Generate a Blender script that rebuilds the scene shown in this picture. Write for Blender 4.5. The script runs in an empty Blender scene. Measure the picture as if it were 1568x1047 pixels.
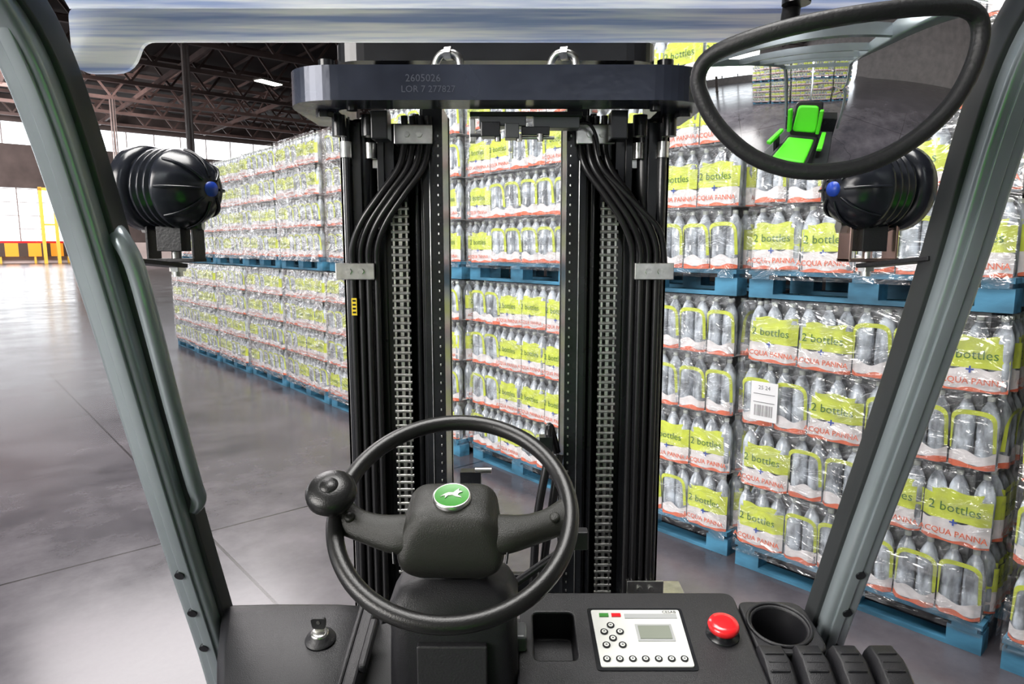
import bpy, math, random
from mathutils import Vector, Matrix
random.seed(7)
scene = bpy.context.scene
col = scene.collection
rad = math.radians

# ------------------------------------------------------------------ materials
def newmat(name):
    m = bpy.data.materials.new(name); m.use_nodes = True
    nt = m.node_tree; b = nt.nodes['Principled BSDF']
    return m, nt, b
def mat(name, c, rough=.5, metal=0., var=0., vscale=8., bump=0., bscale=60., coat=0., emis=None, estr=0., spec=.5, stretch=None, rvar=0., lo=.3, hi=.7):
    m, nt, b = newmat(name)
    N = nt.nodes; L = nt.links
    b.inputs['Base Color'].default_value = (*c, 1)
    b.inputs['Roughness'].default_value = rough
    b.inputs['Metallic'].default_value = metal
    b.inputs['Coat Weight'].default_value = coat
    b.inputs['Specular IOR Level'].default_value = spec
    if emis:
        b.inputs['Emission Color'].default_value = (*emis, 1); b.inputs['Emission Strength'].default_value = estr
    tc = N.new('ShaderNodeTexCoord'); mp = N.new('ShaderNodeMapping')
    if stretch: mp.inputs['Scale'].default_value = stretch
    L.new(tc.outputs['Object'], mp.inputs['Vector'])
    if var > 0 or rvar > 0:
        n = N.new('ShaderNodeTexNoise'); n.inputs['Scale'].default_value = vscale; n.inputs['Detail'].default_value = 3
        L.new(mp.outputs[0], n.inputs['Vector'])
        if var > 0:
            r = N.new('ShaderNodeValToRGB')
            r.color_ramp.elements[0].position = lo; r.color_ramp.elements[1].position = hi
            r.color_ramp.elements[0].color = (*[max(0, x*(1-var)) for x in c], 1)
            r.color_ramp.elements[1].color = (*[min(1, x*(1+var)) for x in c], 1)
            L.new(n.outputs['Fac'], r.inputs[0]); L.new(r.outputs[0], b.inputs['Base Color'])
        if rvar > 0:
            mr = N.new('ShaderNodeMapRange'); mr.inputs['From Min'].default_value = .3; mr.inputs['From Max'].default_value = .7
            mr.inputs['To Min'].default_value = max(0.02, rough-rvar); mr.inputs['To Max'].default_value = rough+rvar
            L.new(n.outputs['Fac'], mr.inputs['Value']); L.new(mr.outputs[0], b.inputs['Roughness'])
    if bump > 0:
        n2 = N.new('ShaderNodeTexNoise'); n2.inputs['Scale'].default_value = bscale; n2.inputs['Detail'].default_value = 2
        L.new(mp.outputs[0], n2.inputs['Vector'])
        bp = N.new('ShaderNodeBump'); bp.inputs['Strength'].default_value = bump; bp.inputs['Distance'].default_value = .004
        L.new(n2.outputs['Fac'], bp.inputs['Height']); L.new(bp.outputs[0], b.inputs['Normal'])
    return m

M_black = mat('black_paint', (.010, .011, .013), .26, var=.4, vscale=12, bump=.05)
M_lampb = mat('lamp_black', (.014, .016, .022), .22, var=.2, vscale=12)
M_blackm = mat('black_matte', (.014, .014, .016), .5, bump=.15, bscale=300)
M_plastic = mat('dash_plastic', (.0105, .0105, .0125), .36, bump=.25, bscale=900, var=.15, spec=.42)
M_rubber = mat('rubber_hose', (.010, .010, .011), .3, bump=.05)
M_wheel = mat('wheel_polyurethane', (.009, .009, .009), .33, bump=.1, bscale=500, spec=.42)
M_hub = mat('hub_plastic', (.0115, .0120, .0095), .36, bump=.3, bscale=900, spec=.42)
M_steel = mat('zinc_steel', (.62, .62, .6), .28, 1, var=.2, vscale=40)
M_chain = mat('chain_steel', (.62, .62, .60), .3, 1, var=.3, vscale=80)
M_beam = mat('beam_paint', (.030, .036, .055), .24, .3, var=.35, vscale=6, bump=.10, bscale=40, rvar=.08)
M_grey = mat('guard_paint', (.29, .335, .355), .27, .4, var=.06, vscale=10, bump=.03, bscale=150)
M_greyd = mat('guard_paint_dark', (.040, .044, .046), .4, .2, var=.1)
M_white = mat('panel_white', (.62, .63, .60), .4, var=.04)
M_red = mat('button_red', (.68, .015, .02), .25, coat=.5)
M_green = mat('badge_green', (.04, .22, .03), .35)
M_seatg = mat('seat_green', (.10, .72, .02), .55, bump=.2, bscale=200)
M_lcd = mat('lcd_glass', (.22, .24, .2), .2)
M_blue = mat('lamp_blue', (.015, .06, .42), .35)
M_yel = mat('tag_yellow', (.8, .6, .02), .5)
M_brass = mat('key_brass', (.55, .45, .25), .3, 1)
M_lens = mat('lamp_lens', (.6, .65, .7), .1)
M_redsteel = mat('bracket_steel', (.6, .42, .38), .25, 1, var=.2, vscale=30)
M_mir, _, _b = newmat('mirror_glass')
_b.inputs['Base Color'].default_value = (.85, .87, .88, 1); _b.inputs['Metallic'].default_value = 1; _b.inputs['Roughness'].default_value = .015
# clear polycarbonate roof edge: light passes through it from the daylight above, bright reflection streaks painted into its colour
M_lip, nt, _b = newmat('polycarbonate_edge'); N = nt.nodes; L = nt.links
tc = N.new('ShaderNodeTexCoord'); mp = N.new('ShaderNodeMapping'); mp.inputs['Scale'].default_value = (1.2, 1, 34); L.new(tc.outputs['Object'], mp.inputs[0])
n = N.new('ShaderNodeTexNoise'); n.inputs['Scale'].default_value = 3.2; n.inputs['Detail'].default_value = 4; L.new(mp.outputs[0], n.inputs['Vector'])
r = N.new('ShaderNodeValToRGB'); e = r.color_ramp.elements
e[0].position = .36; e[0].color = (.36, .45, .72, 1); e[1].position = .60; e[1].color = (.98, .99, 1, 1)
L.new(n.outputs['Fac'], r.inputs[0])
tl = N.new('ShaderNodeBsdfTranslucent'); L.new(r.outputs[0], tl.inputs[0]); L.new(r.outputs[0], _b.inputs['Base Color'])
_b.inputs['Roughness'].default_value = .12; _b.inputs['Specular IOR Level'].default_value = .9
ms = N.new('ShaderNodeMixShader'); ms.inputs[0].default_value = .35
L.new(_b.outputs[0], ms.inputs[1]); L.new(tl.outputs[0], ms.inputs[2]); L.new(ms.outputs[0], N['Material Output'].inputs['Surface'])

# ------------------------------------------------------------------ mesh builder
class B:
    def __init__(s): s.v=[]; s.f=[]; s.m=[]; s.s=[]
    def add(s, vs, fs, mi=0, smooth=False, M=None):
        o=len(s.v)
        for v in vs:
            v=Vector(v)
            if M is not None: v = M @ v
            s.v.append(tuple(v))
        for i,f in enumerate(fs):
            s.f.append([o+k for k in f])
            s.m.append(mi[i] if isinstance(mi,(list,tuple)) else mi)
            s.s.append(smooth)
    def box(s, c, size, mi=0, M=None, rot=None):
        x,y,z=[k/2 for k in size]
        vs=[(-x,-y,-z),(x,-y,-z),(x,y,-z),(-x,y,-z),(-x,-y,z),(x,-y,z),(x,y,z),(-x,y,z)]
        T=Matrix.Translation(c)
        if rot is not None: T = T @ rot
        if M is not None: T = M @ T
        s.add(vs,[(0,3,2,1),(4,5,6,7),(0,1,5,4),(1,2,6,5),(2,3,7,6),(3,0,4,7)],mi,False,T)
    def beam(s, p1, p2, w, h, mi=0, M=None):
        p1=Vector(p1); p2=Vector(p2); d=p2-p1; L=d.length
        q=d.to_track_quat('Y','Z').to_matrix().to_4x4()
        T=Matrix.Translation((p1+p2)/2)@q
        if M is not None: T=M@T
        s.box((0,0,0),(w,L,h),mi,T)
    def cyl(s,p1,p2,r,mi=0,n=16,r2=None,M=None,caps=True,smooth=True):
        p1=Vector(p1);p2=Vector(p2);r2=r if r2 is None else r2
        q=(p2-p1).to_track_quat('Z','Y').to_matrix()
        vs=[];
        for p,rr in((p1,r),(p2,r2)):
            for i in range(n):
                a=2*math.pi*i/n; vs.append(p+q@Vector((rr*math.cos(a),rr*math.sin(a),0)))
        fs=[(i,(i+1)%n,n+(i+1)%n,n+i) for i in range(n)]
        s.add(vs,fs,mi,smooth,M)
        if caps: s.add(vs,[list(range(n))[::-1],list(range(n,2*n))],mi,False,M)
    def tube(s,pts,r,mi=0,n=10,closed=False,M=None,sub=6,caps=True):
        P=[Vector(p) for p in pts]
        if sub>1: P=catmull(P,sub,closed)
        N=len(P); vs=[]; prev=None
        for i,p in enumerate(P):
            if closed: t=(P[(i+1)%N]-P[i-1]).normalized()
            else: t=(P[min(i+1,N-1)]-P[max(i-1,0)]).normalized()
            if prev is None:
                u=t.orthogonal().normalized()
                if abs(t.z)<.9: u=(Vector((0,0,1))-t*t.z).normalized()
            else: u=(prev-t*prev.dot(t)).normalized()
            prev=u; w=t.cross(u)
            for k in range(n):
                a=2*math.pi*k/n; vs.append(p+u*(r*math.cos(a))+w*(r*math.sin(a)))
        fs=[]
        for i in range(N if closed else N-1):
            j=(i+1)%N
            for k in range(n):
                fs.append((i*n+k,i*n+(k+1)%n,j*n+(k+1)%n,j*n+k))
        s.add(vs,fs,mi,True,M)
        if caps and not closed: s.add(vs,[list(range(n))[::-1],list(range((N-1)*n,N*n))],mi,False,M)
    def lathe(s,prof,M=None,n=32,mi=0,smooth=True):
        vs=[];fs=[];mm=[]
        for p in prof:
            for k in range(n):
                a=2*math.pi*k/n; vs.append((p[0]*math.cos(a),p[0]*math.sin(a),p[1]))
        for i in range(len(prof)-1):
            for k in range(n):
                fs.append((i*n+k,i*n+(k+1)%n,(i+1)*n+(k+1)%n,(i+1)*n+k)); mm.append(prof[i][2] if len(prof[i])>2 else mi)
        s.add(vs,fs,mm,smooth,M)
    def prism(s,poly,z0,z1,mi=0,M=None,smooth=False):
        n=len(poly)
        vs=[(p[0],p[1],z0) for p in poly]+[(p[0],p[1],z1) for p in poly]
        s.add(vs,[(i,(i+1)%n,n+(i+1)%n,n+i) for i in range(n)],mi,smooth,M)
        s.add(vs,[list(range(n))[::-1],list(range(n,2*n))],mi,False,M)
    def loft(s,rings,mi=0,M=None,caps=True,smooth=True):
        n=len(rings[0]); vs=[p for r in rings for p in r]; fs=[]
        for i in range(len(rings)-1):
            for k in range(n): fs.append((i*n+k,i*n+(k+1)%n,(i+1)*n+(k+1)%n,(i+1)*n+k))
        s.add(vs,fs,mi,smooth,M)
        if caps:
            N=len(rings); s.add(vs,[list(range(n))[::-1],list(range((N-1)*n,N*n))],mi,smooth,M)
    def mesh(s,name,mats):
        me=bpy.data.meshes.new(name); me.from_pydata(s.v,[],s.f)
        for m in mats: me.materials.append(m)
        me.polygons.foreach_set('material_index',s.m); me.polygons.foreach_set('use_smooth',s.s)
        me.update(); return me
    def obj(s,name,mats,parent=None,bevel=0,seg=2,M=None):
        o=bpy.data.objects.new(name,s.mesh(name,mats)); col.objects.link(o)
        if parent: o.parent=parent
        if M is not None: o.matrix_world=M
        if bevel:
            b=o.modifiers.new('bevel','BEVEL'); b.width=bevel; b.segments=seg; b.limit_method='ANGLE'; b.angle_limit=rad(35); b.harden_normals=False
        return o
def catmull(P,sub,closed):
    out=[];N=len(P)
    rng=range(N) if closed else range(N-1)
    for i in rng:
        if closed: a,b,c,d=P[i-1],P[i],P[(i+1)%N],P[(i+2)%N]
        else: a,b,c,d=P[max(i-1,0)],P[i],P[i+1],P[min(i+2,N-1)]
        for k in range(sub):
            t=k/sub
            out.append(.5*((2*b)+(c-a)*t+(2*a-5*b+4*c-d)*t*t+(3*b-a-3*c+d)*t**3))
    if not closed: out.append(P[-1])
    return out
def roundpoly(pts,r,seg=6):
    out=[];n=len(pts)
    for i in range(n):
        p=Vector(pts[i]); a=Vector(pts[i-1]); b=Vector(pts[(i+1)%n])
        ri=r[i] if isinstance(r,(list,tuple)) else r
        da=(a-p).normalized(); db=(b-p).normalized()
        p1=p+da*ri; p2=p+db*ri
        for k in range(seg+1):
            t=k/seg; q=(1-t)**2*p1+2*t*(1-t)*p+t*t*p2
            out.append((q.x,q.y))
    return out
def empty(name,loc=(0,0,0)):
    e=bpy.data.objects.new(name,None); e.location=loc; e.empty_display_size=.1; col.objects.link(e); return e
def boolcut(o,cb):
    c=bpy.data.objects.new('cut',cb.mesh('cut',[M_black])); col.objects.link(c)
    m=o.modifiers.new('b','BOOLEAN'); m.operation='DIFFERENCE'; m.object=c; m.solver='EXACT'
    bpy.context.view_layer.update()
    dg=bpy.context.evaluated_depsgraph_get()
    me=bpy.data.meshes.new_from_object(o.evaluated_get(dg))
    o.modifiers.remove(m); o.data=me
    bpy.data.objects.remove(c)
def child(bld,name,mats,parent,bevel=0,seg=2):
    o=bld.obj(name,mats,None,bevel,seg)
    o.parent=parent; o.matrix_parent_inverse=Matrix.Translation(-parent.location)
    return o
RX=lambda a: Matrix.Rotation(rad(a),4,'X')
RY=lambda a: Matrix.Rotation(rad(a),4,'Y')
RZ=lambda a: Matrix.Rotation(rad(a),4,'Z')
TR=lambda *p: Matrix.Translation(p)

# ------------------------------------------------------------------ warehouse shell (local Y runs along the pallet row, local X across it)
ROW=-49.5
MW=RZ(40.5)
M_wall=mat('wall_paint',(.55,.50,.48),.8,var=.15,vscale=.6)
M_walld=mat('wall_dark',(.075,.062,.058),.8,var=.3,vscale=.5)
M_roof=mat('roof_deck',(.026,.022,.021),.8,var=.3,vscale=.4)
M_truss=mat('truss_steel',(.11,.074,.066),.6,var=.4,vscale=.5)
M_colm=mat('column_steel',(.16,.13,.12),.6,var=.2,vscale=.8)
M_yp=mat('safety_yellow',(.8,.5,.05),.5)

def floor_mat():
    m,nt,b=newmat('polished_concrete'); N=nt.nodes; L=nt.links
    tc=N.new('ShaderNodeTexCoord')
    n1=N.new('ShaderNodeTexNoise'); n1.inputs['Scale'].default_value=.8; n1.inputs['Detail'].default_value=9; n1.inputs['Roughness'].default_value=.68
    L.new(tc.outputs['Object'],n1.inputs['Vector'])
    r=N.new('ShaderNodeValToRGB'); e=r.color_ramp.elements
    e[0].position=.34; e[0].color=(.040,.038,.046,1); e[1].position=.68; e[1].color=(.115,.105,.120,1)
    L.new(n1.outputs['Fac'],r.inputs[0])
    sep=N.new('ShaderNodeSeparateXYZ'); L.new(tc.outputs['Object'],sep.inputs[0])
    def joint(out,off,per,w):
        a=N.new('ShaderNodeMath'); a.operation='ADD'; a.inputs[1].default_value=off; L.new(out,a.inputs[0])
        p=N.new('ShaderNodeMath'); p.operation='PINGPONG'; p.inputs[1].default_value=per/2; L.new(a.outputs[0],p.inputs[0])
        c=N.new('ShaderNodeMath'); c.operation='LESS_THAN'; c.inputs[1].default_value=w; L.new(p.outputs[0],c.inputs[0]); return c.outputs[0]
    j1=joint(sep.outputs[0],-1.2,4.0,.009); j2=joint(sep.outputs[1],-.4,4.0,.009)
    vo=N.new('ShaderNodeTexVoronoi'); vo.feature='DISTANCE_TO_EDGE'; vo.inputs['Scale'].default_value=.26
    nd=N.new('ShaderNodeTexNoise'); nd.inputs['Scale'].default_value=1.2; nd.inputs['Detail'].default_value=4
    L.new(tc.outputs['Object'],nd.inputs['Vector'])
    va=N.new('ShaderNodeMix'); va.data_type='RGBA'; va.blend_type='ADD'; va.inputs[0].default_value=1.
    L.new(tc.outputs['Object'],va.inputs[6]); L.new(nd.outputs['Color'],va.inputs[7]); L.new(va.outputs[2],vo.inputs['Vector'])
    cr0=N.new('ShaderNodeMath'); cr0.operation='LESS_THAN'; cr0.inputs[1].default_value=.0011; L.new(vo.outputs['Distance'],cr0.inputs[0])
    side=N.new('ShaderNodeMath'); side.operation='LESS_THAN'; side.inputs[1].default_value=.8; L.new(sep.outputs[0],side.inputs[0])
    cr=N.new('ShaderNodeMath'); cr.operation='MULTIPLY'; L.new(cr0.outputs[0],cr.inputs[0]); L.new(side.outputs[0],cr.inputs[1])
    mxx=N.new('ShaderNodeMath'); mxx.operation='MAXIMUM'; L.new(j1,mxx.inputs[0]); L.new(j2,mxx.inputs[1])
    mx3=N.new('ShaderNodeMath'); mx3.operation='MAXIMUM'; L.new(mxx.outputs[0],mx3.inputs[0]); L.new(cr.outputs[0],mx3.inputs[1])
    dm=N.new('ShaderNodeMix'); dm.data_type='RGBA'; L.new(mx3.outputs[0],dm.inputs[0]); L.new(r.outputs[0],dm.inputs[6]); dm.inputs[7].default_value=(.012,.010,.012,1)
    L.new(dm.outputs[2],b.inputs['Base Color'])
    mr=N.new('ShaderNodeMapRange'); mr.inputs['From Min'].default_value=.3; mr.inputs['From Max'].default_value=.7
    mr.inputs['To Min'].default_value=.16; mr.inputs['To Max'].default_value=.27
    L.new(n1.outputs['Fac'],mr.inputs['Value']); L.new(mr.outputs[0],b.inputs['Roughness'])
    b.inputs['Specular IOR Level'].default_value=.5
    return m
b=B(); b.box((7,30,-.1),(110,140,.2)); b.obj('floor',[floor_mat()],M=MW)

b=B(); Y=90; t=.4
def wl(x0,x1,z0,z1,mi): b.box(((x0+x1)/2,Y+t/2,(z0+z1)/2),(x1-x0,t,z1-z0),mi)
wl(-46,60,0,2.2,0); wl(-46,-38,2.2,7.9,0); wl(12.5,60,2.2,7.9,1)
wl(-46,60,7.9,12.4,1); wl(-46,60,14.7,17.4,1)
b.obj('wall_far',[M_wall,M_walld],M=MW)
b=B()
for i in range(26):
    x=-38+i*2.0; b.box((x,Y+.1,5.05),(.10 if i%4 else .3,.2,5.7))
for z in (2.3,3.6,5.0,6.4,7.8): b.box((-13,Y+.1,z),(50,.16,.07))
b.obj('window_1',[M_colm],M=MW)
b=B()
for i in range(36): b.box((-45+i*2.9,Y+.1,13.5),(.10,.2,2.3))
b.obj('window_2',[M_colm],M=MW)
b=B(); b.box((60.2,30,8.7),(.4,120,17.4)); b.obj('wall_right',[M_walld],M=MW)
b=B(); b.box((-46.2,30,1.5),(.4,120,3)); b.box((-46.2,30,13.2),(.4,120,8.6)); 
for i in range(21): b.box((-46.2,-30+i*6,6),(.3,.5,6.2))
b.obj('wall_left',[M_wall],M=MW)
b=B(); b.box((22,-30.2,8.7),(76,.4,17.4)); b.box((-43,-30.2,8.7),(6,.4,17.4)); b.box((-28,-30.2,13),(24,.4,9)); 
b.obj('wall_rear',[M_wall],M=MW)
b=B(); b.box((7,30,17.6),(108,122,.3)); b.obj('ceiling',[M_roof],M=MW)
b=B()
for k in range(-3,12):
    y=7.5*k+4
    b.box((7,y,14.9),(106,.3,.3)); b.box((7,y,17.1),(106,.3,.3))
    for i in range(35):
        x=-46+i*3
        b.beam((x,y,15.0),(x+1.5,y,17.0),.16,.16); b.beam((x+1.5,y,17.0),(x+3,y,15.0),.16,.16)
for x in (-42,-30,-21,-12,-3,6,16,27,37,48):
    b.box((x,30,15.2),(.2,118,.4))
for x in range(-44,60,3):
    b.box((x,30,17.3),(.14,118,.2))
for x in (-21,6,27,48):
    for k in range(-3,11):
        y=7.5*k+4
        b.beam((x,y,14.9),(x,y+3.75,17),.16,.16); b.beam((x,y+3.75,17),(x,y+7.5,14.9),.16,.16)
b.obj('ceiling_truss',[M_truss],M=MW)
b=B()
for x in (-21,14,35,50):
    for k in range(0,11,3):
        y=7.5*k+4
        b.box((x,y,7.4),(.12,.4,14.8)); b.box((x-.18,y,7.4),(.04,.4,14.8)); b.box((x+.18,y,7.4),(.04,.4,14.8)); b.box((x,y,.02),(.7,.7,.04))
b.obj('steel_column',[M_colm],M=MW)
m_hz,nt,bb=newmat('hazard_stripes'); N=nt.nodes; L=nt.links
tc=N.new('ShaderNodeTexCoord'); sp=N.new('ShaderNodeSeparateXYZ'); L.new(tc.outputs['Object'],sp.inputs[0])
pp=N.new('ShaderNodeMath'); pp.operation='PINGPONG'; pp.inputs[1].default_value=1.0; L.new(sp.outputs[0],pp.inputs[0])
lt=N.new('ShaderNodeMath'); lt.operation='LESS_THAN'; lt.inputs[1].default_value=.42; L.new(pp.outputs[0],lt.inputs[0])
mx=N.new('ShaderNodeMix'); mx.data_type='RGBA'; L.new(lt.outputs[0],mx.inputs[0]); mx.inputs[6].default_value=(1.,.40,.01,1); mx.inputs[7].default_value=(.04,.02,.01,1)
L.new(mx.outputs[2],bb.inputs['Base Color'])
b=B(); b.box((-12,88.9,1.4),(56,.3,1.4)); b.box((-12,88.95,2.2),(56,.2,.2),2)
for i in range(19): b.box((-39+i*3,88.95,.4),(.2,.2,.8),1)
b.obj('hazard_barrier',[m_hz,M_yp,M_red],M=MW)
b=B()
for x in (9.6,10.8): b.box((x,86,3.9),(.3,.3,7.8))
b.box((10.2,86,7.6),(1.5,.3,.3)); b.box((10.2,86,4),(1.5,.2,.2))
b.obj('yellow_dock_frame',[M_yp],M=MW)
M_em=mat('lamp_diffuser',(.9,.9,.9),.4,emis=(.92,1,.90),estr=9)
lb=B(); lb.box((0,0,.12),(2.1,.9,.12),0); lb.box((0,0,.04),(1.95,.8,.05),1); lb.cyl((0,0,.15),(0,0,.85),.03,0,8)
lm=lb.mesh('hb',[M_colm,M_em])
for x in (-31,-5,21):
    for y in (-12,10,31,53):
        o=bpy.data.objects.new('high_bay_lamp',lm); col.objects.link(o); o.matrix_world=MW@TR(x,y,14.0)@RZ(20)

# ------------------------------------------------------------------ pallets of bottled water
M_bottle=mat('pet_bottle',(.42,.46,.51),.10,var=.60,vscale=22,stretch=(1,1,.35),bump=.25,bscale=30,spec=.9,lo=.36,hi=.66)
M_cap=mat('bottle_cap',(.50,.54,.50),.4)
M_lbl=mat('label_yellowgreen',(.62,.70,.09),.28,var=.15,vscale=14,bump=.35,bscale=24)
M_lblw=mat('label_white',(.76,.73,.74),.28,var=.12,vscale=20,bump=.35,bscale=30)
M_lblr=mat('label_red',(.72,.17,.09),.35)
M_txtg=mat('print_green',(.05,.16,.03),.5)
M_txtb=mat('print_blue',(.03,.08,.4),.5)
M_core=mat('inner_bottles',(.20,.21,.22),.4,var=.6,vscale=30,bump=.5,bscale=30)
M_pal=mat('pallet_blue',(.050,.18,.29),.6,var=.6,vscale=9,bump=.3,bscale=60,stretch=(.4,1,1))
M_paper=mat('paper_label',(.8,.8,.82),.6)
M_ink=mat('paper_ink',(.12,.12,.13),.6)
def film_mat(name,lo,hi,tint,scale):
    m,nt,b=newmat(name); N=nt.nodes; L=nt.links
    out=N['Material Output']; tr=N.new('ShaderNodeBsdfTransparent'); gl=N.new('ShaderNodeBsdfGlossy'); gl.inputs['Roughness'].default_value=.10; gl.inputs['Color'].default_value=(1,1,1,1)
    df=N.new('ShaderNodeBsdfDiffuse'); df.inputs['Color'].default_value=(*tint,1)
    tc=N.new('ShaderNodeTexCoord'); mp=N.new('ShaderNodeMapping'); mp.inputs['Scale'].default_value=(1,1,2.2); mp.inputs['Rotation'].default_value=(.0,.25,0); L.new(tc.outputs['Object'],mp.inputs[0])
    oi=N.new('ShaderNodeObjectInfo'); ad=N.new('ShaderNodeVectorMath'); ad.operation='ADD'; sc=N.new('ShaderNodeMath'); sc.operation='MULTIPLY'; sc.inputs[1].default_value=40
    L.new(oi.outputs['Random'],sc.inputs[0]); L.new(mp.outputs[0],ad.inputs[0]); L.new(sc.outputs[0],ad.inputs[1])
    n=N.new('ShaderNodeTexNoise'); n.inputs['Scale'].default_value=scale; n.inputs['Detail'].default_value=2.5; n.inputs['Distortion'].default_value=1.5; L.new(ad.outputs[0],n.inputs['Vector'])
    bp=N.new('ShaderNodeBump'); bp.inputs['Strength'].default_value=.9; bp.inputs['Distance'].default_value=.03; L.new(n.outputs['Fac'],bp.inputs['Height'])
    L.new(bp.outputs[0],gl.inputs['Normal'])
    mr=N.new('ShaderNodeMapRange'); mr.inputs['From Min'].default_value=.42; mr.inputs['From Max'].default_value=.72; mr.inputs['To Min'].default_value=lo; mr.inputs['To Max'].default_value=hi
    L.new(n.outputs['Fac'],mr.inputs['Value'])
    ms=N.new('ShaderNodeMixShader'); ms.inputs[0].default_value=.7; L.new(df.outputs[0],ms.inputs[1]); L.new(gl.outputs[0],ms.inputs[2])
    m2=N.new('ShaderNodeMixShader'); L.new(mr.outputs[0],m2.inputs[0]); L.new(tr.outputs[0],m2.inputs[1]); L.new(ms.outputs[0],m2.inputs[2])
    L.new(m2.outputs[0],out.inputs['Surface']); N.remove(b); return m
M_film=film_mat('stretch_film',.05,.30,(.85,.86,.9),6)
M_film_glare=film_mat('stretch_film_glare',.20,.58,(.72,.64,.63),4)  # film made denser and paler to imitate glare on the far stacks
def textmesh(txt,size,bold=0):
    c=bpy.data.curves.new('t','FONT'); c.body=txt; c.size=size; c.align_x='CENTER'; c.resolution_u=2; c.offset=bold
    o=bpy.data.objects.new('t',c); col.objects.link(o); bpy.context.view_layer.update()
    me=bpy.data.meshes.new_from_object(o.evaluated_get(bpy.context.evaluated_depsgraph_get()))
    r=([tuple(v.co) for v in me.vertices],[list(p.vertices) for p in me.polygons])
    bpy.data.objects.remove(o); return r
T2=textmesh('2 bottles',.058,.0000); TP=textmesh('+',.06,.001); TA=textmesh('ACQUA PANNA',.037,.0006); TN=textmesh('25 24',.03)
SM=[M_bottle,M_cap,M_lbl,M_lblw,M_lblr,M_txtg,M_txtb,M_core,M_pal,M_paper,M_ink,M_film]
BP=[(.0,.0,0),(.038,.002,0),(.042,.015,0),(.042,.05,0),(.0395,.06,0),(.042,.07,0),(.042,.125,0),(.0395,.135,0),(.042,.145,0),(.0425,.19,0),(.042,.222,0),(.037,.252,0),(.027,.278,0),(.016,.297,0),(.014,.305,1),(.015,.306,1),(.015,.325,1),(.0,.326,1)]
def stack(seed,paper):
    R=random.Random(seed); b=B()
    for y in (.07,.5,.93):
        b.box((0,y,.011),(1.2,.1,.022),8)
        for x in (-.53,0,.53): b.box((x,y,.061),(.14,.1,.078),8)
    for x in (-.53,0,.53): b.box((x,.5,.111),(.1,.98,.022),8)
    for i in range(9): b.box((0,.05+i*.1125,.1335),(1.2,.085,.023),8)
    H=.345
    b.box((0,.5,.145+2*H),(1.0,.82,4*H-.02),7)
    for l in range(4):
        z0=.145+l*H
        jit=R.uniform(-.012,.012)
        def face(Mf,n,packs):
            pitch=.0915; x0=-(n-1)*pitch/2
            for i in range(n):
                x=x0+i*pitch+R.uniform(-.003,.003)
                b.lathe(BP,Mf@TR(x,.045,0)@RY(R.uniform(-1.2,1.2)),n=12)
            i=0
            for typ in packs:
                xc=x0+(i+(typ-1)/2)*pitch; ys=R.uniform(-.003,.003)
                w=typ*pitch/2-.004
                Mp=Mf@TR(xc,0,R.uniform(-.005,.007))@RY(R.uniform(-1.8,1.8))
                def strip(z0,z1,mi,yo=0.,ww=None,amp=0.):
                    ww=ww or w; vs=[]
                    K=20; ph=R.uniform(0,6)
                    for j,zz in enumerate((z0,z1)):
                        for k in range(K+1):
                            xx=-ww+2*ww*k/K; e=abs(xx)/ww
                            vs.append((xx,-.004+yo+ys+.028*max(0,e-.72)/.28-.003*math.cos(xx*68+(math.pi if typ==2 else 0)),zz+(amp*math.sin(xx*45+ph) if j else 0)))
                    b.add(vs,[(k,k+1,K+2+k,K+1+k) for k in range(K)],mi,True,Mp)
                if typ==3:
                    strip(.105,.215,2,-.0005); strip(.012,.107,3,0,None,.012)
                    strip(.213,.240,2,.006,w*.93,.006); strip(.003,.016,4,-.0012,None,.006)
                    b.add(T2[0],T2[1],5,False,Mp@TR(-.002,-.0105+ys,.145)@RX(90))
                    b.add(TP[0],TP[1],6,False,Mp@TR(-.002,-.0105+ys,.078)@RX(90))
                    b.add(TA[0],TA[1],4,False,Mp@TR(-.002,-.0105+ys,.036)@RX(90))
                else:
                    arc=[];inn=[]
                    for k in range(17):
                        a=math.pi*k/16; ca=math.copysign(abs(math.cos(a))**.6,math.cos(a)); sa=math.sin(a)**.6
                        arc.append((-.086*ca,.016-.020*sa,.195+.066*sa)); inn.append((-.073*ca,.006-.008*sa,.190+.050*sa))
                    arc=[(-.087,.026,.08)]+arc+[(.087,.026,.08)]; inn=[(-.078,.010,.08)]+inn+[(.078,.010,.08)]
                    m_=len(arc)
                    b.add(arc+inn,[(k,k+1,m_+k+1,m_+k) for k in range(m_-1)],2,True,Mp)
                    strip(.020,.072,3,.002,None,.012); strip(.004,.024,4,.001,None,.008)
                i+=typ
        fr=R.choice(([3,2,2,3,3],[2,3,2,3,3],[3,2,3,2,3],[2,2,3,3,3],[3,3,2,2,3],[2,2,3,2,2,2],[3,2,2,2,2,2]))
        face(TR(jit,0,z0),13,fr)
        face(TR(.6,.52,z0)@RZ(90),9,R.choice(([2,2,2,3],[3,2,2,2],[3,3,3])))
        face(TR(-.6,.52,z0)@RZ(-90),9,[2,3,2,2])
        b.box((0,.52,z0+.001),(1.16,.98,.002),3)
    nx,nz=26,22
    def sheet(Mf,w):
        vs=[];fs=[]
        for j in range(nz+1):
            for i in range(nx+1):
                vs.append((-w/2+w*i/nx,-.016-R.uniform(0,.007),.10+(4*H+.035)*j/nz))
        for j in range(nz):
            for i in range(nx): a=j*(nx+1)+i; fs.append((a,a+1,a+nx+2,a+nx+1))
        b.add(vs,fs,11,True,Mf)
    sheet(TR(0,0,0),1.2); sheet(TR(.602,.5,0)@RZ(90),1.0); sheet(TR(-.602,.5,0)@RZ(-90),1.0)
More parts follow.
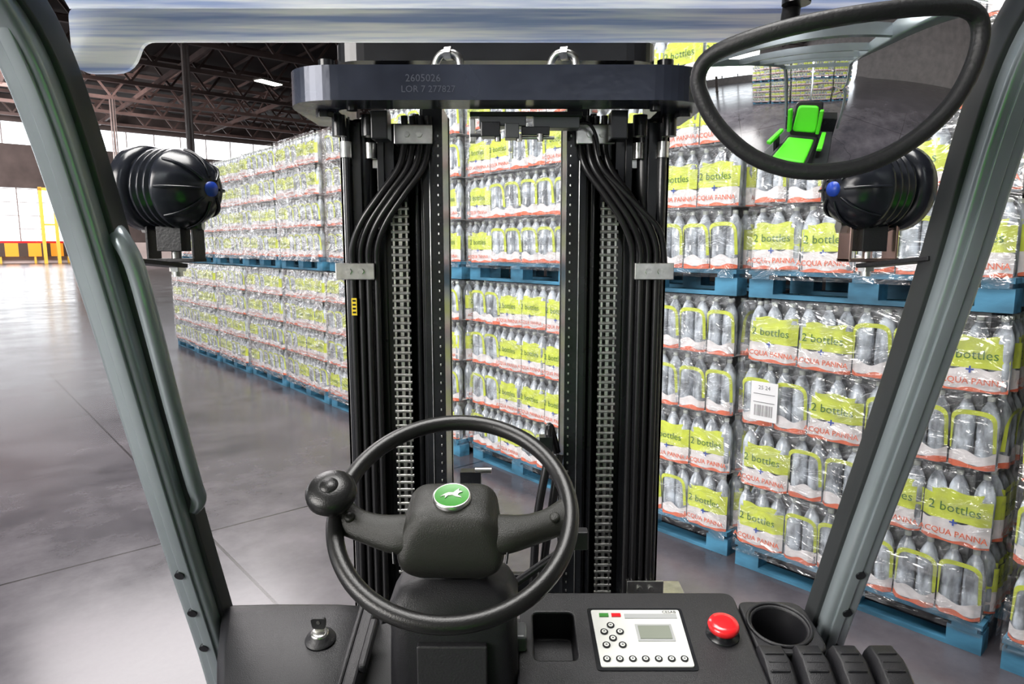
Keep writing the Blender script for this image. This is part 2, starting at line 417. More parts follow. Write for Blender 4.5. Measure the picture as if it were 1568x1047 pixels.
    if paper:
        b.box((-.45,-.030,.98),(.15,.002,.21),9)
        b.add(TN[0],TN[1],10,False,TR(-.45,-.032,1.045)@RX(90))
        for k in range(16): b.box((-.50+k*.0065,-.0315,.93),(R.choice((.002,.0035)),.001,.06),10)
        b.box((-.45,-.0315,1.02),(.12,.001,.003),10); b.box((-.45,-.0315,.975),(.12,.001,.003),10)
    return b.mesh('water_stack_%d'%seed,SM)
variants=[stack(1,True),stack(2,False),stack(3,False),stack(4,True),stack(5,False)]
glare_stacks=[]
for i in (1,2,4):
    me=variants[i].copy(); me.materials[11]=M_film_glare; glare_stacks.append(me)
d=Vector((-.649,.761,0)).normalized()
P0=Vector((2.15,2.64,0))
def put(me,M):
    o=bpy.data.objects.new('pallet_of_bottled_water',me); col.objects.link(o); o.matrix_world=M
for k in range(-3,10):
    for tier in (0,1):
        s=.77+1.28*k
        p=P0+d*s+Vector((.761,.649,0))*random.uniform(-.01,.05)
        if tier==0: me=variants[0] if k==0 else variants[3] if k==3 else variants[(1,2,4)[k%3]]
        else: me=variants[(2,4,1)[k%3]]
        if k>=4: me=glare_stacks[(k+tier)%3]
        put(me,Matrix.Translation(p+Vector((0,0,tier*1.526)))@RZ(ROW+random.uniform(-2.,2.)))
# a short row parked behind the truck (seen in the convex mirror)
for k in range(5):
    for tier in (0,1):
        put(variants[(1,2,4)[(k+tier)%3]],Matrix.Translation((-4.2+1.28*k,-5.0-.3*k,tier*1.526))@RZ(167))

# ------------------------------------------------------------------ forklift: mast
CX=-.017
mast=empty('forklift_mast',(CX,1.65,0))
b=B()
for s in (-1,1):
    X=lambda o: CX+s*o
    b.box((X(.372),1.70,1.08),(.014,.17,2.0),0); b.box((X(.355),1.622,1.08),(.048,.014,2.0),0); b.box((X(.355),1.778,1.08),(.048,.014,2.0),0)
    b.box((X(.288),1.70,1.08),(.016,.15,2.0),0); b.box((X(.273),1.64,1.08),(.03,.012,2.0),0)
    b.box((X(.187),1.70,1.10),(.014,.17,2.04),0); b.box((X(.165),1.612,1.10),(.046,.014,2.04),0)
    b.box((X(.150),1.70,1.10),(.012,.15,2.04),0); b.box((X(.165),1.79,1.10),(.046,.014,2.04),0)
    b.box((X(.28),1.745,1.08),(.19,.012,2.0),0)
    b.box((X(.265),1.685,2.045),(.235,.02,.085),0)
    b.cyl((X(.205),1.63,.3),(X(.205),1.63,2.1),.008,0,10)
    b.cyl((X(.330),1.655,.25),(X(.330),1.655,2.09),.026,0,18)
    b.cyl((X(.362),1.61,.25),(X(.362),1.61,2.09),.010,0,10)
    b.box((X(.33),1.66,1.99),(.07,.04,.02),1)
    b.cyl((X(.362),1.605,2.0),(X(.362),1.605,2.035),.013,1,12); b.cyl((X(.31),1.625,2.0),(X(.31),1.625,2.035),.013,1,12)
    for k in range(60):
        z=.75+k*.022; b.box((X(.152),1.604,z),(.004,.003,.006),1)
    b.box((X(.172),1.604,1.3),(.002,.003,1.5),1)
    b.box((X(.372),1.612,1.3),(.002,.003,1.5),1)
    b.box((X(.27),1.72,.10),(.26,.16,.12),0)
b.box((CX,1.73,.45),(.72,.03,.16),0); b.box((CX,1.73,.9),(.3,.02,.06),0); b.box((CX,1.76,.22),(.7,.04,.14),0)
child(b,'mast_rails',[M_black,M_steel],mast,.002)
b=B()
for s in (-1,1):
    x=CX+s*.243
    b.box((x,1.622,1.35),(.036,.006,1.10),1)
    for k in range(62):
        z=.80+k*.0178
        b.box((x,1.612,z),(.032,.010,.0075),0)
        b.box((x-.015,1.611,z+.0089),(.0045,.012,.012),0); b.box((x+.015,1.611,z+.0089),(.0045,.012,.012),0)
        b.box((x,1.613,z+.0089),(.008,.010,.010),0)
        b.cyl((x-.021,1.608,z+.0),(x+.021,1.608,z+.0),.0040,0,8)
    b.cyl((x-.02,1.65,1.93),(x+.02,1.65,1.93),.05,2,24)
child(b,'lift_chains',[M_chain,M_blackm,M_black],mast)
b=B()
for s in (-1,1):
    for i in range(4):
        a=.172+.018*i; e=.297+.0185*i; yy=1.597-.004*(i%2)
        pts=[(CX+s*a,yy,2.09),(CX+s*a,yy,2.03),(CX+s*(a+.012),yy-.012,1.975),(CX+s*(a+.055),yy-.02,1.915),(CX+s*(e-.028),yy-.018,1.855),(CX+s*(e-.004),yy-.008,1.80),(CX+s*e,yy,1.74),(CX+s*e,yy,1.6),(CX+s*e,yy,1.2),(CX+s*e,yy,.7),(CX+s*e,yy+.02,.4)]
        b.tube(pts,.0078,0,10,sub=6)
b.tube([(CX+.20,1.585,2.05),(CX+.215,1.57,1.98),(CX+.26,1.565,1.93),(CX+.31,1.565,1.88),(CX+.355,1.57,1.83),(CX+.372,1.59,1.75)],.006,0,8)
b.tube([(.045,1.60,.75),(.05,1.57,.95),(.06,1.56,1.15),(.085,1.57,1.30),(.09,1.60,1.37),(.11,1.62,1.30)],.010,0,8)
b.tube([(.07,1.60,.75),(.075,1.58,1.0),(.10,1.58,1.2),(.115,1.60,1.30)],.010,0,8)
b.box((.08,1.57,1.33),(.03,.03,.05),1)
b.box((-.10,1.60,1.23),(.05,.03,.06),1)
b.cyl((-.09,1.60,1.26),(-.05,1.60,1.26),.008,2,8)
child(b,'hydraulic_hoses',[M_rubber,M_black,M_steel],mast)
b=B()
def clamp(xc,zc,w=.086,h=.042,y=1.583):
    b.box((xc,y,zc),(w,.006,h),0)
    for dx in (-.014,.014):
        b.cyl((xc+dx,y-.002,zc),(xc+dx,y-.009,zc),.0075,1,6,smooth=False)
    b.box((xc-w/2+.004,y+.02,zc),(.006,.04,h),0)
clamp(CX-.205,2.048); clamp(CX+.205,2.048); clamp(CX-.345,1.742,.09,.038); clamp(CX+.345,1.742,.09,.038); clamp(CX+.345,.965,.09,.038)
b.box((CX+.37,1.62,.935),(.16,.1,.008),0)
child(b,'hose_clamps',[M_steel,M_chain],mast,.0015)
b=B(); b.box((CX-.350,1.586,1.66),(.012,.004,.04),0)
for k in range(4): b.box((CX-.350,1.5835,1.647+k*.009),(.007,.001,.004),1)
child(b,'hose_tag',[M_yel,M_black],mast)
b=B()
w=.432
plan=[(-w,1.70),(-w,1.40),(w,1.40),(w,1.70),(w-.09,1.70),(w-.09,1.49),(-w+.09,1.49),(-w+.09,1.70)]
pl=roundpoly(plan,[.01,.12,.12,.01,.01,.04,.04,.01],14)
b.prism([(x-.03,y) for x,y in pl],2.085,2.152,0)
plan=[(-.345,1.72),(-.345,1.50),(.345,1.50),(.345,1.72)]
pl=roundpoly(plan,[.01,.07,.07,.01],8)
b.prism([(x-.035,y) for x,y in pl],2.185,2.225,1)
pl=roundpoly([(-.26,1.5),(.26,1.5),(.26,1.7),(-.26,1.7)],.02,3)
b.prism([(x-.035,y) for x,y in pl],2.225,2.26,1)
for s in (-1,1):
    b.box((CX+s*.25,1.62,2.17),(.08,.06,.05),1)
    b.cyl((CX-.018+s*.37,1.56,2.15),(CX-.018+s*.37,1.56,2.20),.018,1,12)
    b.box((CX-.01+s*.255,1.52,2.055),(.036,.05,.06),1)
    for o_ in (.30,.365): b.cyl((CX+s*o_,1.56,2.085),(CX+s*o_,1.56,2.04),.016,1,12)
    b.cyl((CX+s*.385,1.52,2.085),(CX+s*.385,1.52,2.072),.02,1,6,smooth=False)
    b.cyl((CX+s*.31,1.45,2.085),(CX+s*.31,1.45,2.074),.012,1,6,smooth=False)
child(b,'top_crossmember',[M_beam,M_black],mast,.003,3)
b=B()
td=textmesh('2605026',.020,.000)
b.add(td[0],td[1],0,False,TR(-.175,1.3993,2.12)@RX(90))
td=textmesh('LOR 7 277827',.018,.000)
b.add(td[0],td[1],0,False,TR(-.165,1.3993,2.100)@RX(90))
child(b,'beam_lettering',[mat('stamp_grey',(.048,.055,.076),.4)],mast)
b=B()
for x0,sg in ((-.155,1),(.08,1)):
    b.tube([(x0,1.46,2.15),(x0,1.46,2.170),(x0+.012,1.455,2.186),(x0+.035,1.45,2.186),(x0+.048,1.45,2.175),(x0+.05,1.45,2.152)],.008,0,10,sub=5)
    b.cyl((x0+.02,1.455,2.186),(x0+.034,1.45,2.186),.0135,1,6,smooth=False)
    b.cyl((x0,1.46,2.152),(x0,1.46,2.165),.014,1,6,smooth=False)
child(b,'pipe_elbows',[M_steel,M_chain],mast)
b=B()
b.box((-.02,1.52,2.062),(.10,.04,.02),1); b.box((.095,1.53,2.062),(.10,.04,.024),1); b.box((-.045,1.50,2.043),(.04,.04,.03),0)
b.box((.0,1.50,2.04),(.03,.04,.03),1); b.box((.05,1.51,2.042),(.06,.03,.018),0); b.box((-.085,1.52,2.045),(.012,.02,.05),2)
b.cyl((-.09,1.51,2.035),(-.06,1.51,2.035),.004,1,8); b.cyl((.02,1.50,2.028),(.09,1.50,2.028),.004,2,8)
for x in (-.03,.015,.06): b.cyl((x,1.495,2.035),(x,1.495,2.02),.007,2,6,smooth=False)
b.tube([(.13,1.53,2.06),(.165,1.54,2.065),(.185,1.55,2.04),(.195,1.57,2.0)],.004,0,8)
b.box((0.03,1.52,2.078),(.24,.03,.010),0)
child(b,'mast_sensor_bracket',[M_black,mat('grey_cast',(.10,.105,.11),.35,.5),M_steel],mast,.002)
b=B()
b.box((CX,1.86,.50),(.9,.04,.09),0); b.box((CX,1.86,.16),(.9,.04,.09),0)
for s in (-1,1):
    b.box((CX+s*.16,1.82,.33),(.05,.06,.46),0)
    b.box((CX+s*.25,1.90,.33),(.1,.04,.56),0); b.box((CX+s*.25,2.42,.07),(.1,1.05,.035),0)
child(b,'fork_carriage',[M_black],mast,.003)

# ------------------------------------------------------------------ overhead guard
guard=empty('overhead_guard',(0,0,2.1))
def guardpath(x,k=1.):
    f=lambda a:1+(a-1)*k
    return [Vector(p) for p in ((x,1.17,.90),(x,1.10,1.12),(x*f(1.005),1.02,1.33),(x*f(1.02),.94,1.55),(x*f(1.03),.865,1.76),(x*f(1.02),.795,1.94),(x*f(1.01),.74,2.03),(x,.66,2.085),(x,.5,2.105),(x,.2,2.11),(x,-.4,2.11),(x,-.85,2.08),(x,-.95,1.95),(x,-1.0,1.5),(x,-1.05,.9))]
def sweeprect(b,P,w,h,mi,rounding=.3):
    P=catmull(P,5,False); rings=[]
    N=len(P)
    sec=roundpoly([(-w/2,-h/2),(w/2,-h/2),(w/2,h/2),(-w/2,h/2)],min(w,h)*rounding,3)
    for i,p in enumerate(P):
        t=(P[min(i+1,N-1)]-P[max(i-1,0)]).normalized()
        X=Vector((1,0,0)); Nn=t.cross(X).normalized()
        rings.append([p+X*a+Nn*c for a,c in sec])
    b.loft(rings,mi,smooth=True)
b=B()
for s in (-1,1):
    px=-.510 if s<0 else .535
    P=guardpath(px,0. if s<0 else 1.)
    sweeprect(b,P,.046,.062,0,.16)
    Q=[p+Vector((-s*.024,.008,0)) for p in P[:8]]
    sweeprect(b,Q,.012,.034,1,.2)
    Q=[p+Vector((-s*.004,-.034,-.002)) for p in P[:7]]
    sweeprect(b,Q,.016,.005,0,.3)
    for z,y in ((1.30,1.032),(1.22,1.063),(1.14,1.094)):
        b.cyl((px+s*.004,y-.026,z),(px+s*.004,y-.0385,z-.005),.0075,2,14)
b.box((.01,.735,2.085),(1.08,.05,.05),1)
b.box((.01,-.9,2.06),(1.08,.05,.06),0)
for y in (.35,.05,-.25,-.55): b.box((.01,y,2.115),(1.04,.03,.05),0)
child(b,'guard_frame',[M_grey,M_greyd,M_black],guard)
b=B()
b.tube([(-.495,.86,1.820),(-.477,.842,1.808),(-.464,.845,1.775),(-.461,.868,1.70),(-.463,.912,1.58),(-.467,.962,1.46),(-.471,.983,1.425),(-.486,.995,1.405),(-.503,1.005,1.40)],.0115,0,14,sub=6)
b.cyl((-.488,.855,1.82),(-.508,.86,1.825),.017,0,14)
child(b,'grab_handle',[M_grey],guard)
b=B()
lip=[(-.492,2.062),(-.492,1.992),(-.425,1.992),(-.412,2.026),(.412,2.026),(.425,1.992),(.492,1.992),(.492,2.062)]
lp=roundpoly(lip,[.012,.022,.022,.012,.012,.022,.022,.012],5)
b.add([(x,.80,z) for x,z in lp]+[(x,.806,z) for x,z in lp],[list(range(len(lp)))]+[(i,(i+1)%len(lp),len(lp)+(i+1)%len(lp),len(lp)+i) for i in range(len(lp))],0)
b.add([(-.49,.80,2.06),(.49,.80,2.06),(.49,.77,2.085),(-.49,.77,2.085)],[(0,1,2,3)],0,True)
child(b,'roof_panel_lip',[M_lip],guard)

# ------------------------------------------------------------------ work lights
def worklight(s):
    cx=-.450 if s<0 else .478
    e=empty('work_light',(cx,.98,1.87))
    b=B()
    ax=Vector((s*.93,.36,0.03)).normalized()
    q=ax.to_track_quat('Z','Y').to_matrix().to_4x4()
    M=TR(cx,.965,1.878)@q@Matrix.Scale(.83,4)
    prof=[(0,-.052,0),(.018,-.050,0),(.036,-.042,0),(.050,-.028,0),(.058,-.014,0),(.062,-.002,0),(.064,.002,0)]
    z=.006
    for i in range(4):
        prof+=[(.065,z,0),(.066,z+.004,0),(.053,z+.0045,0),(.053,z+.013,0)]
        z+=.0145
    prof+=[(.060,z,0),(.068,z+.004,0),(.072,z+.012,0),(.072,z+.030,0),(.068,z+.034,0),(.066,z+.030,2),(.0,z+.032,2)]
    b.lathe(prof,M,40)
    for k in range(8):
        a=math.pi*2*k/8
        b.tube([((.020*math.cos(a)),.020*math.sin(a),-.050),(.040*math.cos(a),.040*math.sin(a),-.041),(.056*math.cos(a),.056*math.sin(a),-.022),(.064*math.cos(a),.064*math.sin(a),.002)],.0025,0,6,M=M,sub=3)
    b.lathe([(0.0,-.0565),(.012,-.0555),(.0125,-.047)],M@RX(0),20,1)
    child(b,'lamp_housing',[M_lampb,M_blue,M_lens],e)
    b=B(); x=cx+s*.030
    b.box((x-.032,.985,1.808),(.004,.035,.06),0); b.box((x+.032,.985,1.808),(.004,.035,.06),0); b.box((x,.985,1.78),(.068,.04,.005),0)
    b.cyl((x-.041,.985,1.828),(x+.041,.985,1.828),.006,1,10); b.cyl((x-.044,.985,1.828),(x-.034,.985,1.828),.011,1,6,smooth=False)
    b.cyl((x,.985,1.82),(x,.985,1.757),.007,1,10); b.cyl((x,.985,1.775),(x,.985,1.764),.012,1,6,smooth=False); b.box((x,.98,1.81),(.035,.03,.035),2)
    b.beam((x,.985,1.772),(s*.535 if s>0 else -.508,.86,1.785),.035,.006,2)
    child(b,'lamp_bracket',[M_blackm if s<0 else M_redsteel,M_steel,M_blackm],e,.001)
worklight(-1); worklight(1)

# ------------------------------------------------------------------ convex mirror
mir=empty('convex_mirror',(.31,.70,1.95))
outl=[(-.143,.025),(-.125,.046),(-.064,.064),(.013,.075),(.090,.080),(.128,.077),(.144,.062),(.144,.034),(.130,-.004),(.104,-.038),(.064,-.068),(.020,-.084),(-.034,-.085),(-.082,-.068),(-.120,-.034),(-.140,.001)]
oc=[ (v.x*.885,v.y*.87) for v in catmull([Vector((x,y,0)) for x,y in outl],4,True)]
Mm=TR(.313,.70,1.951)@RZ(-10)@RX(90)@RX(11)
R_=.21; zf=lambda x,y,f=1: .040-(x*x+y*y)*f*f/(2*R_)
b=B(); rings=[]
for k in range(15):
    f=max(.01,k/14)*.99
    rings.append([(x*f,y*f,zf(x,y,f)) for x,y in oc])
b.loft(rings,0,Mm,caps=False)
child(b,'mirror_glass',[M_mir],mir)
b=B()
b.tube([(x,y,zf(x,y)+.001) for x,y in oc][::2],.0078,0,10,closed=True,M=Mm,sub=2)
rings=[]
for f,z in ((1,-.001),(1,-.02),(.92,-.034),(.7,-.046),(.35,-.052),(.02,-.053)):
    rings.append([(x*f,y*f,z+(zf(x,y) if f==1 else .0)) for x,y in oc])
b.loft(rings,0,Mm,caps=False)
b.tube([(.285,.72,2.10),(.285,.73,2.06),(.29,.755,2.01),(.30,.745,1.97)],.009,0,10)
b.cyl((.285,.725,2.04),(.285,.725,2.09),.014,1,12)
child(b,'mirror_housing',[M_blackm,M_black],mir)

# ------------------------------------------------------------------ steering wheel
MWh=TR(-.085,.95,1.418)@RX(34)
sw=empty('steering_wheel',(-.085,.95,1.418))
b=B(); Rw=.170
ringp=[(Rw*math.cos(2*math.pi*k/48),Rw*math.sin(2*math.pi*k/48),0) for k in range(48)]
b.tube(ringp,.0125,0,14,closed=True,M=MWh,sub=2)
child(b,'rim',[M_wheel],sw)
def rr(w0,w1,y0,y1,z,r=.02,seg=5,tilt=0):
    return [(x,y,z+tilt*y) for x,y in roundpoly([(-w0,y0),(w0,y0),(w1,y1),(-w1,y1)],r,seg)]
b=B(); MH=MWh@TR(0,-.010,-.008)
b.loft([rr(.058,.050,-.072,.035,-.035,.02),rr(.074,.060,-.080,.040,-.012,.02),rr(.079,.064,-.072,.046,.006,.022),rr(.074,.060,-.058,.048,.022,.024),rr(.062,.053,-.040,.046,.036,.024,5,-.2),rr(.046,.044,-.024,.040,.043,.020,5,-.3),rr(.014,.014,-.006,.018,.046,.006,5,-.3)],0,MH)
for s in (-1,1):
    def sec(x,yc,hw,z,th): return [(s*x,yc-hw,z-th),(s*x,yc-hw*.6,z+th*.8),(s*x,yc+hw*.3,z+th),(s*x,yc+hw,z+th*.3),(s*x,yc+hw*.9,z-th),(s*x,yc-hw*.2,z-th*1.4)]
    rg=[sec(.045,-.042,.036,.008,.014),sec(.078,-.044,.034,.010,.014),sec(.105,-.038,.028,.008,.012),sec(.135,-.024,.027,.003,.011),sec(.158,-.008,.034,.0,.010),sec(.171,.000,.038,.0,.008)]
    if s<0: rg=[r[::-1] for r in rg]
    b.loft(rg,0,MWh)
    b.lathe([(.0,.008),(.006,.0075),(.008,.005),(.008,.0)],MWh@TR(s*.146,-.018,.008),16)
hb=child(b,'hub_and_spokes',[M_hub],sw)
sb=hb.modifiers.new('sub','SUBSURF'); sb.levels=1; sb.render_levels=2
b=B()
for s in (-1,1):
    b.tube([(s*.077,-.082,-.004),(s*.080,-.052,.008),(s*.075,-.016,.010)],.0022,0,6,M=MWh)
child(b,'hub_seams',[M_black],sw)
b=B()
Mb=MH@TR(0,.008,.0455)@RX(-15)
b.lathe([(.027,-.006,0),(.0275,.003,0),(.0255,.0045,0),(.0245,.0042,1),(.0,.005,1)],Mb,40)
em=[(-.016,-.006),(-.010,.000),(-.005,.003),(.002,.003),(.006,.008),(.010,.012),(.009,.007),(.015,.005),(.010,.002),(.008,-.002),(.014,-.007),(.006,-.005),(.001,-.002),(-.005,-.003),(-.009,-.009),(-.009,-.003),(-.013,-.004)]
b.prism(em,.005,.0062,2,Mb)
child(b,'badge',[M_steel,M_green,M_white],sw)
b=B()
Ms=MWh@TR(-.172,.004,.006)
b.lathe([(0,-.012),(.016,-.012),(.014,.004),(.011,.010),(.020,.014),(.031,.020),(.036,.029),(.0355,.039),(.029,.047),(.014,.051),(.0,.0515)],Ms,32)
b.lathe([(.013,.0513),(.012,.053),(0,.0535)],Ms,24)
child(b,'spinner_knob',[M_wheel],sw)
b=B()
pl=lambda w,d_,y,z,r=.03:[(x-.085,yy+y,z) for x,yy in roundpoly([(-w,-d_),(w,-d_),(w,d_),(-w,d_)],r,4)]
b.loft([pl(.10,.06,.98,.98),pl(.098,.06,.98,1.10),pl(.094,.062,.97,1.2),pl(.092,.060,.965,1.25),pl(.094,.055,.965,1.285,.025),pl(.080,.045,.97,1.31,.025),pl(.055,.035,.97,1.32)],0)
b.cyl((-.085,.985,1.30),(-.085,.958,1.40),.032,0,20)
b.box((-.085,.90,1.20),(.10,.012,.08),1)
b.cyl((-.19,.92,1.27),(-.15,.94,1.27),.010,1,12)
b.cyl((.005,1.02,1.27),(.10,1.03,1.335),.007,1,10); b.box((.105,1.03,1.34),(.03,.022,.030),1)
child(b,'steering_column',[M_plastic,M_blackm],sw,.003)

# ------------------------------------------------------------------ dashboard
MD=TR(0,1.0,1.19)@RX(11.3)
dash=empty('dashboard',(0,1.0,1.19))
b=B()
b.prism(roundpoly([(.005,-.17),(.372,-.17),(.378,.105),(.015,.105)],[.01,.03,.02,.015],5),-.16,0,0,MD)
o=child(b,'right_console',[M_plastic],dash)
c=B(); c.prism(roundpoly([(.034,-.046),(.100,-.046),(.100,.056),(.034,.056)],.01,4),-.055,.05,0,MD); boolcut(o,c)
bv=o.modifiers.new('bv','BEVEL'); bv.width=.005; bv.segments=3; bv.limit_method='ANGLE'; bv.angle_limit=rad(40)
b=B()
b.prism(roundpoly([(.380,-.030),(.492,-.030),(.490,.088),(.382,.088)],[.015,.03,.03,.015],5),-.16,-.004,0,MD)
o=child(b,'cup_holder',[M_plastic],dash)
c=B(); c.cyl((.433,.032,-.10),(.433,.032,.05),.038,0,40,r2=.044,M=MD); boolcut(o,c)
bv=o.modifiers.new('bv','BEVEL'); bv.width=.004; bv.segments=3; bv.limit_method='ANGLE'; bv.angle_limit=rad(40)
b=B()
b.tube([(.433+.049*math.cos(a*math.pi/16),.032+.049*math.sin(a*math.pi/16),-.003) for a in range(32)],.003,0,8,closed=True,M=MD,sub=1)
child(b,'cup_ring',[M_plastic],dash)
b=B()
def lsec(y,z,drop,xl=-.498):
    f=(xl+.236)/(-.262)
    q=lambda x:-.236+(x+.236)*f
    return [(q(-.498),y,z-.16),(q(-.498),y,z-.05-drop),(q(-.490),y,z-.012-drop*.6),(q(-.475),y,z-drop*.3),(q(-.40),y,z+.002),(q(-.30),y,z+.002),(-.250,y,z-.002),(-.236,y,z-.012),(-.236,y,z-.16)]
b.loft([lsec(-.19,-.03,.03,-.40),lsec(-.12,-.006,.012,-.425),lsec(-.02,-.002,.004,-.465),lsec(.055,-.002,.0,-.49),lsec(.075,-.006,.0),lsec(.090,-.014,.0),lsec(.094,-.03,.0)],0,MD)
b.box((-.25,-.01,-.0),(.008,.18,.008),0,MD)
child(b,'left_cover',[M_plastic],dash,.003)
b=B()
b.box((-.11,-.02,-.10),(.26,.22,.12),0,MD)
b.box((-.236,-.01,-.02),(.02,.19,.05),0,MD); b.box((-.222,-.02,.004),(.012,.10,.016),0,MD)
child(b,'center_cover',[M_plastic],dash,.004)
b=B(); MK=MD@TR(-.30,-.005,.002)
b.lathe([(.024,0),(.022,.004),(.016,.006),(.015,.010),(0,.010)],MK,28,0)
b.lathe([(.014,.009),(.014,.012),(.011,.014),(.0,.014)],MK,24,1)
b.box((0,0,.018),(.014,.003,.010),1,MK)
b.prism(roundpoly([(-.010,.020),(.010,.020),(.012,.040),(-.012,.040)],.006,4),-.0022,.0022,0,MK@RX(90)@TR(0,0,0))
b.cyl((0,-.003,.033),(0,.003,.033),.003,1,12,M=MK)
child(b,'key_switch',[M_blackm,M_steel,M_brass],dash)
b=B(); b.box((.012,-.012,.012),(.022,.035,.03),0,MD); child(b,'rocker_switch',[mat('switch_grey',(.12,.125,.13),.4)],dash,.005,3)
b=B()
b.prism(roundpoly([(.133,-.062),(.272,-.062),(.275,.058),(.130,.058)],.004,3),0,.003,0,MD)
b.prism(roundpoly([(.126,-.068),(.278,-.068),(.281,.064),(.124,.064)],.006,3),-.001,.0015,1,MD)
b.box((.226,.006,.0035),(.058,.036,.002),5,MD); b.box((.226,.006,.005),(.050,.028,.001),2,MD)
b.box((.226,.043,.0035),(.085,.010,.0012),5,MD)
for x,mi in ((.150,3),(.170,4)): b.box((x,.045,.004),(.015,.007,.002),mi,MD)
def btn(x,y,r=.0062):
    b.cyl((x,y,.003),(x,y,.0048),r,1,20,M=MD); b.cyl((x,y,.0048),(x,y,.0052),r*.62,0,16,M=MD); b.box((x,y,.0054),(r*.5,r*.25,.0004),1,MD)
for x,y in ((.158,.022),(.146,.008),(.171,.008),(.158,-.006),(.146,-.020),(.171,-.020)): btn(x,y)
for i in range(7): btn(.143+i*.0195,-.048,.0058)
tm=textmesh('CESAB',.008)
b.add(tm[0],tm[1],1,False,MD@TR(.258,.050,.0036))
child(b,'display_panel',[M_white,M_black,M_lcd,M_green,M_red,mat('panel_grey',(.35,.36,.36),.4)],dash)
b=B(); ME=MD@TR(.333,.006,0)
b.lathe([(.026,0),(.026,.003),(.018,.004),(.016,.014),(0,.014)],ME,30,1)
b.lathe([(.016,.010),(.0235,.013),(.0245,.019),(.022,.024),(.014,.0255),(.0,.026)],ME,36,0)
child(b,'emergency_stop_button',[M_red,M_black],dash)
b=B()
for i in range(4):
    x=.398+i*.057
    def ls(yy,zt,hw): return [(x-hw,yy,-.16),(x-hw,yy,zt-.012),(x-hw*.7,yy,zt),(x+hw*.7,yy,zt),(x+hw,yy,zt-.012),(x+hw,yy,-.16)]
    b.loft([ls(-.18,-.06,.024),ls(-.10,-.012,.026),ls(-.050,.006,.026),ls(-.020,.004,.024),ls(-.012,-.02,.022)],0,MD,smooth=True)
    for k in range(3): b.box((x,-.040-k*.014,.006-.003*k),(.030,.004,.004),0,MD)
child(b,'lever_covers',[M_plastic],dash,.003,3)
b=B(); b.box((.48,-.12,-.12),(.21,.16,.10),0,MD); b.box((0,0.0,-.22),(.94,.16,.14),0,MD); child(b,'lower_console',[M_plastic],dash,.004)

# ------------------------------------------------------------------ chassis, wheels, seat
body=empty('forklift_body',(0,0,.4))
b=B()
b.prism(roundpoly([(-.50,-1.25),(.50,-1.25),(.50,1.10),(-.50,1.10)],[.12,.12,.03,.03],5),.22,.62,0)
b.box((0,.98,.72),(.90,.10,.22),0); b.box((-.0,-.62,.745),(.92,1.0,.25),0); b.box((0,-1.1,.85),(.96,.3,.6),1)
for s in (-1,1):
    b.beam((s*.52,1.17,.60),(s*.52,1.17,.90),.05,.06,0)
    b.prism([(1.0,.50),(1.54,.50),(1.50,.56),(1.25,.62),(1.05,.62)],s*.42,s*.60,0,Matrix(((0,0,1,0),(1,0,0,0),(0,1,0,0),(0,0,0,1))))
    b.cyl((s*.1,1.30,.235),(s*.44,1.30,.235),.05,0,16)
    b.beam((s*.3,1.0,.35),(s*.3,1.58,.30),.06,.08,0)
child(b,'chassis',[M_greyd,M_black],body,.01)
tb=B()
tb.lathe([(.0,-.06,1),(.12,-.06,1),(.13,-.085,0),(.20,-.09,0),(.23,-.07,0),(.235,0,0),(.23,.07,0),(.20,.09,0),(.13,.085,1),(.12,.06,1),(0,.06,1)],None,40)
tm_=tb.mesh('tyre',[M_blackm,M_greyd])
for i,(x,y) in enumerate(((-.53,1.30),(.53,1.30),(-.42,-.95),(.42,-.95))):
    o=bpy.data.objects.new('tyre_%d'%(i+1),tm_); col.objects.link(o); o.parent=body; o.matrix_parent_inverse=Matrix.Translation((0,0,-.4)); o.matrix_basis=TR(x,y,.235)@RY(90)
seat=empty('driver_seat',(0,-.35,1.0))
b=B()
def sring(w,d0,d1,z,r=.05): return [(x,y,z) for x,y in roundpoly([(-w,d0),(w,d0),(w,d1),(-w,d1)],r,4)]
b.loft([sring(.22,-.55,.0,.90),sring(.25,-.57,.03,.94),sring(.25,-.57,.03,1.0),sring(.22,-.54,.0,1.03)],0)
# seat back: local y runs up the back, local +z faces forward after the half turn
Mbk=TR(0,-.56,1.02)@RX(100)@Matrix.Scale(-1,4,(0,0,1))
def bring(w,y0,y1,z,r=.06): return [(x,y,z) for x,y in roundpoly([(-w,y0),(w,y0),(w*.78,y1),(-w*.78,y1)],r,4)]
b.loft([bring(.23,-.02,.52,-.10),bring(.25,-.03,.54,-.07),bring(.25,-.03,.54,-.04),bring(.23,-.01,.52,.0)],0,Mbk)
child(b,'seat_shell',[M_blackm],seat)
b=B()
b.loft([sring(.19,-.45,.01,1.03,.03),sring(.185,-.44,.0,1.055,.03),sring(.16,-.42,-.02,1.06,.03)],0)
b.loft([bring(.19,.06,.48,-.002),bring(.185,.07,.47,.025),bring(.16,.09,.45,.032)],0,Mbk)
for s in (-1,1):
    b.box((s*.30,-.28,1.16),(.06,.34,.05),0)
    b.box((s*.21,-.50,1.30),(.05,.07,.36),0)
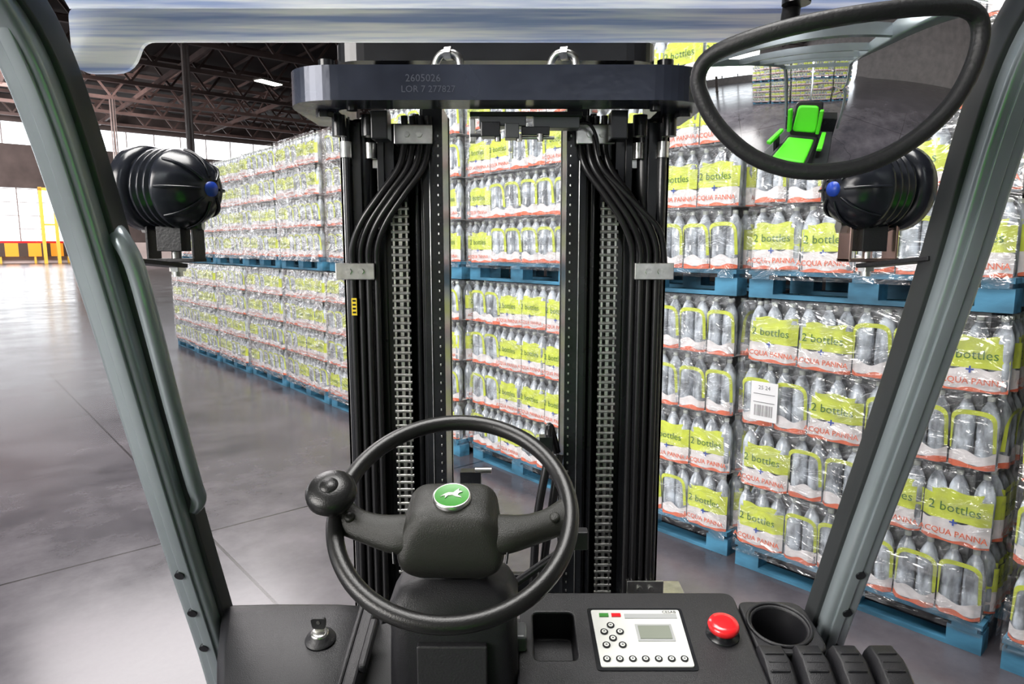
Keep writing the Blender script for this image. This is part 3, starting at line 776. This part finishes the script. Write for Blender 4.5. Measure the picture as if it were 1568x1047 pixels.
child(b,'seat_cushions',[M_seatg],seat,.012,3)
b=B(); b.box((0,-.3,.888),(.36,.4,.03),0); b.box((-.30,-.3,1.02),(.04,.1,.26),0); b.box((.30,-.3,1.02),(.04,.1,.26),0)
child(b,'seat_base',[M_blackm],seat)

# ------------------------------------------------------------------ light
w=bpy.data.worlds.new('daylight'); scene.world=w; w.use_nodes=True
bg=w.node_tree.nodes['Background']; bg.inputs[0].default_value=(.93,.96,1,1); bg.inputs[1].default_value=4.2
def area(name,loc,tgt,size,size_y,power,c):
    l=bpy.data.lights.new(name,'AREA'); l.shape='RECTANGLE'; l.size=size; l.size_y=size_y; l.energy=power; l.color=c
    o=bpy.data.objects.new(name,l); col.objects.link(o); o.location=loc
    o.rotation_euler=(Vector(tgt)-Vector(loc)).to_track_quat('-Z','Y').to_euler(); return o
area('overhead_fill',(-1.5,2,12),(1,4,0),7,7,2300,(1,.98,.95))  # added fill from above onto the pallets, no skylight modelled there
area('rear_fill',(-6,-3.2,4),(1.5,4,1.2),5,3.5,900,(1,.96,.92))  # unseen area fill behind the cab, stands in for a dock door
area('aisle_fill',(-7,14,9),(-3,8,1),6,6,1000,(1,.95,.95))  # added area fill brightening the left stacks, no fixture
fl=MW@Vector((2,62,12)); ft=MW@Vector((2,88,0))
area('far_wall_fill',tuple(fl),tuple(ft),10,6,14000,(1,.86,.84))  # extra light put in to brighten the far wall and barrier
sun=bpy.data.lights.new('sun','SUN'); sun.energy=5; sun.angle=rad(2); sun.color=(1,.93,.9)
so=bpy.data.objects.new('sun',sun); col.objects.link(so)
sd=MW.to_3x3()@Vector((.12,-1,-.24)); so.rotation_euler=sd.to_track_quat('-Z','Y').to_euler(); so.location=(0,60,30)

cam=bpy.data.cameras.new('camera'); cam.lens=24; cam.sensor_width=36; cam.clip_start=.02; cam.clip_end=400
co=bpy.data.objects.new('camera',cam); col.objects.link(co); co.location=(0,0,1.8); co.rotation_euler=(rad(82),0,0)
scene.camera=co
scene.view_settings.view_transform='Standard'
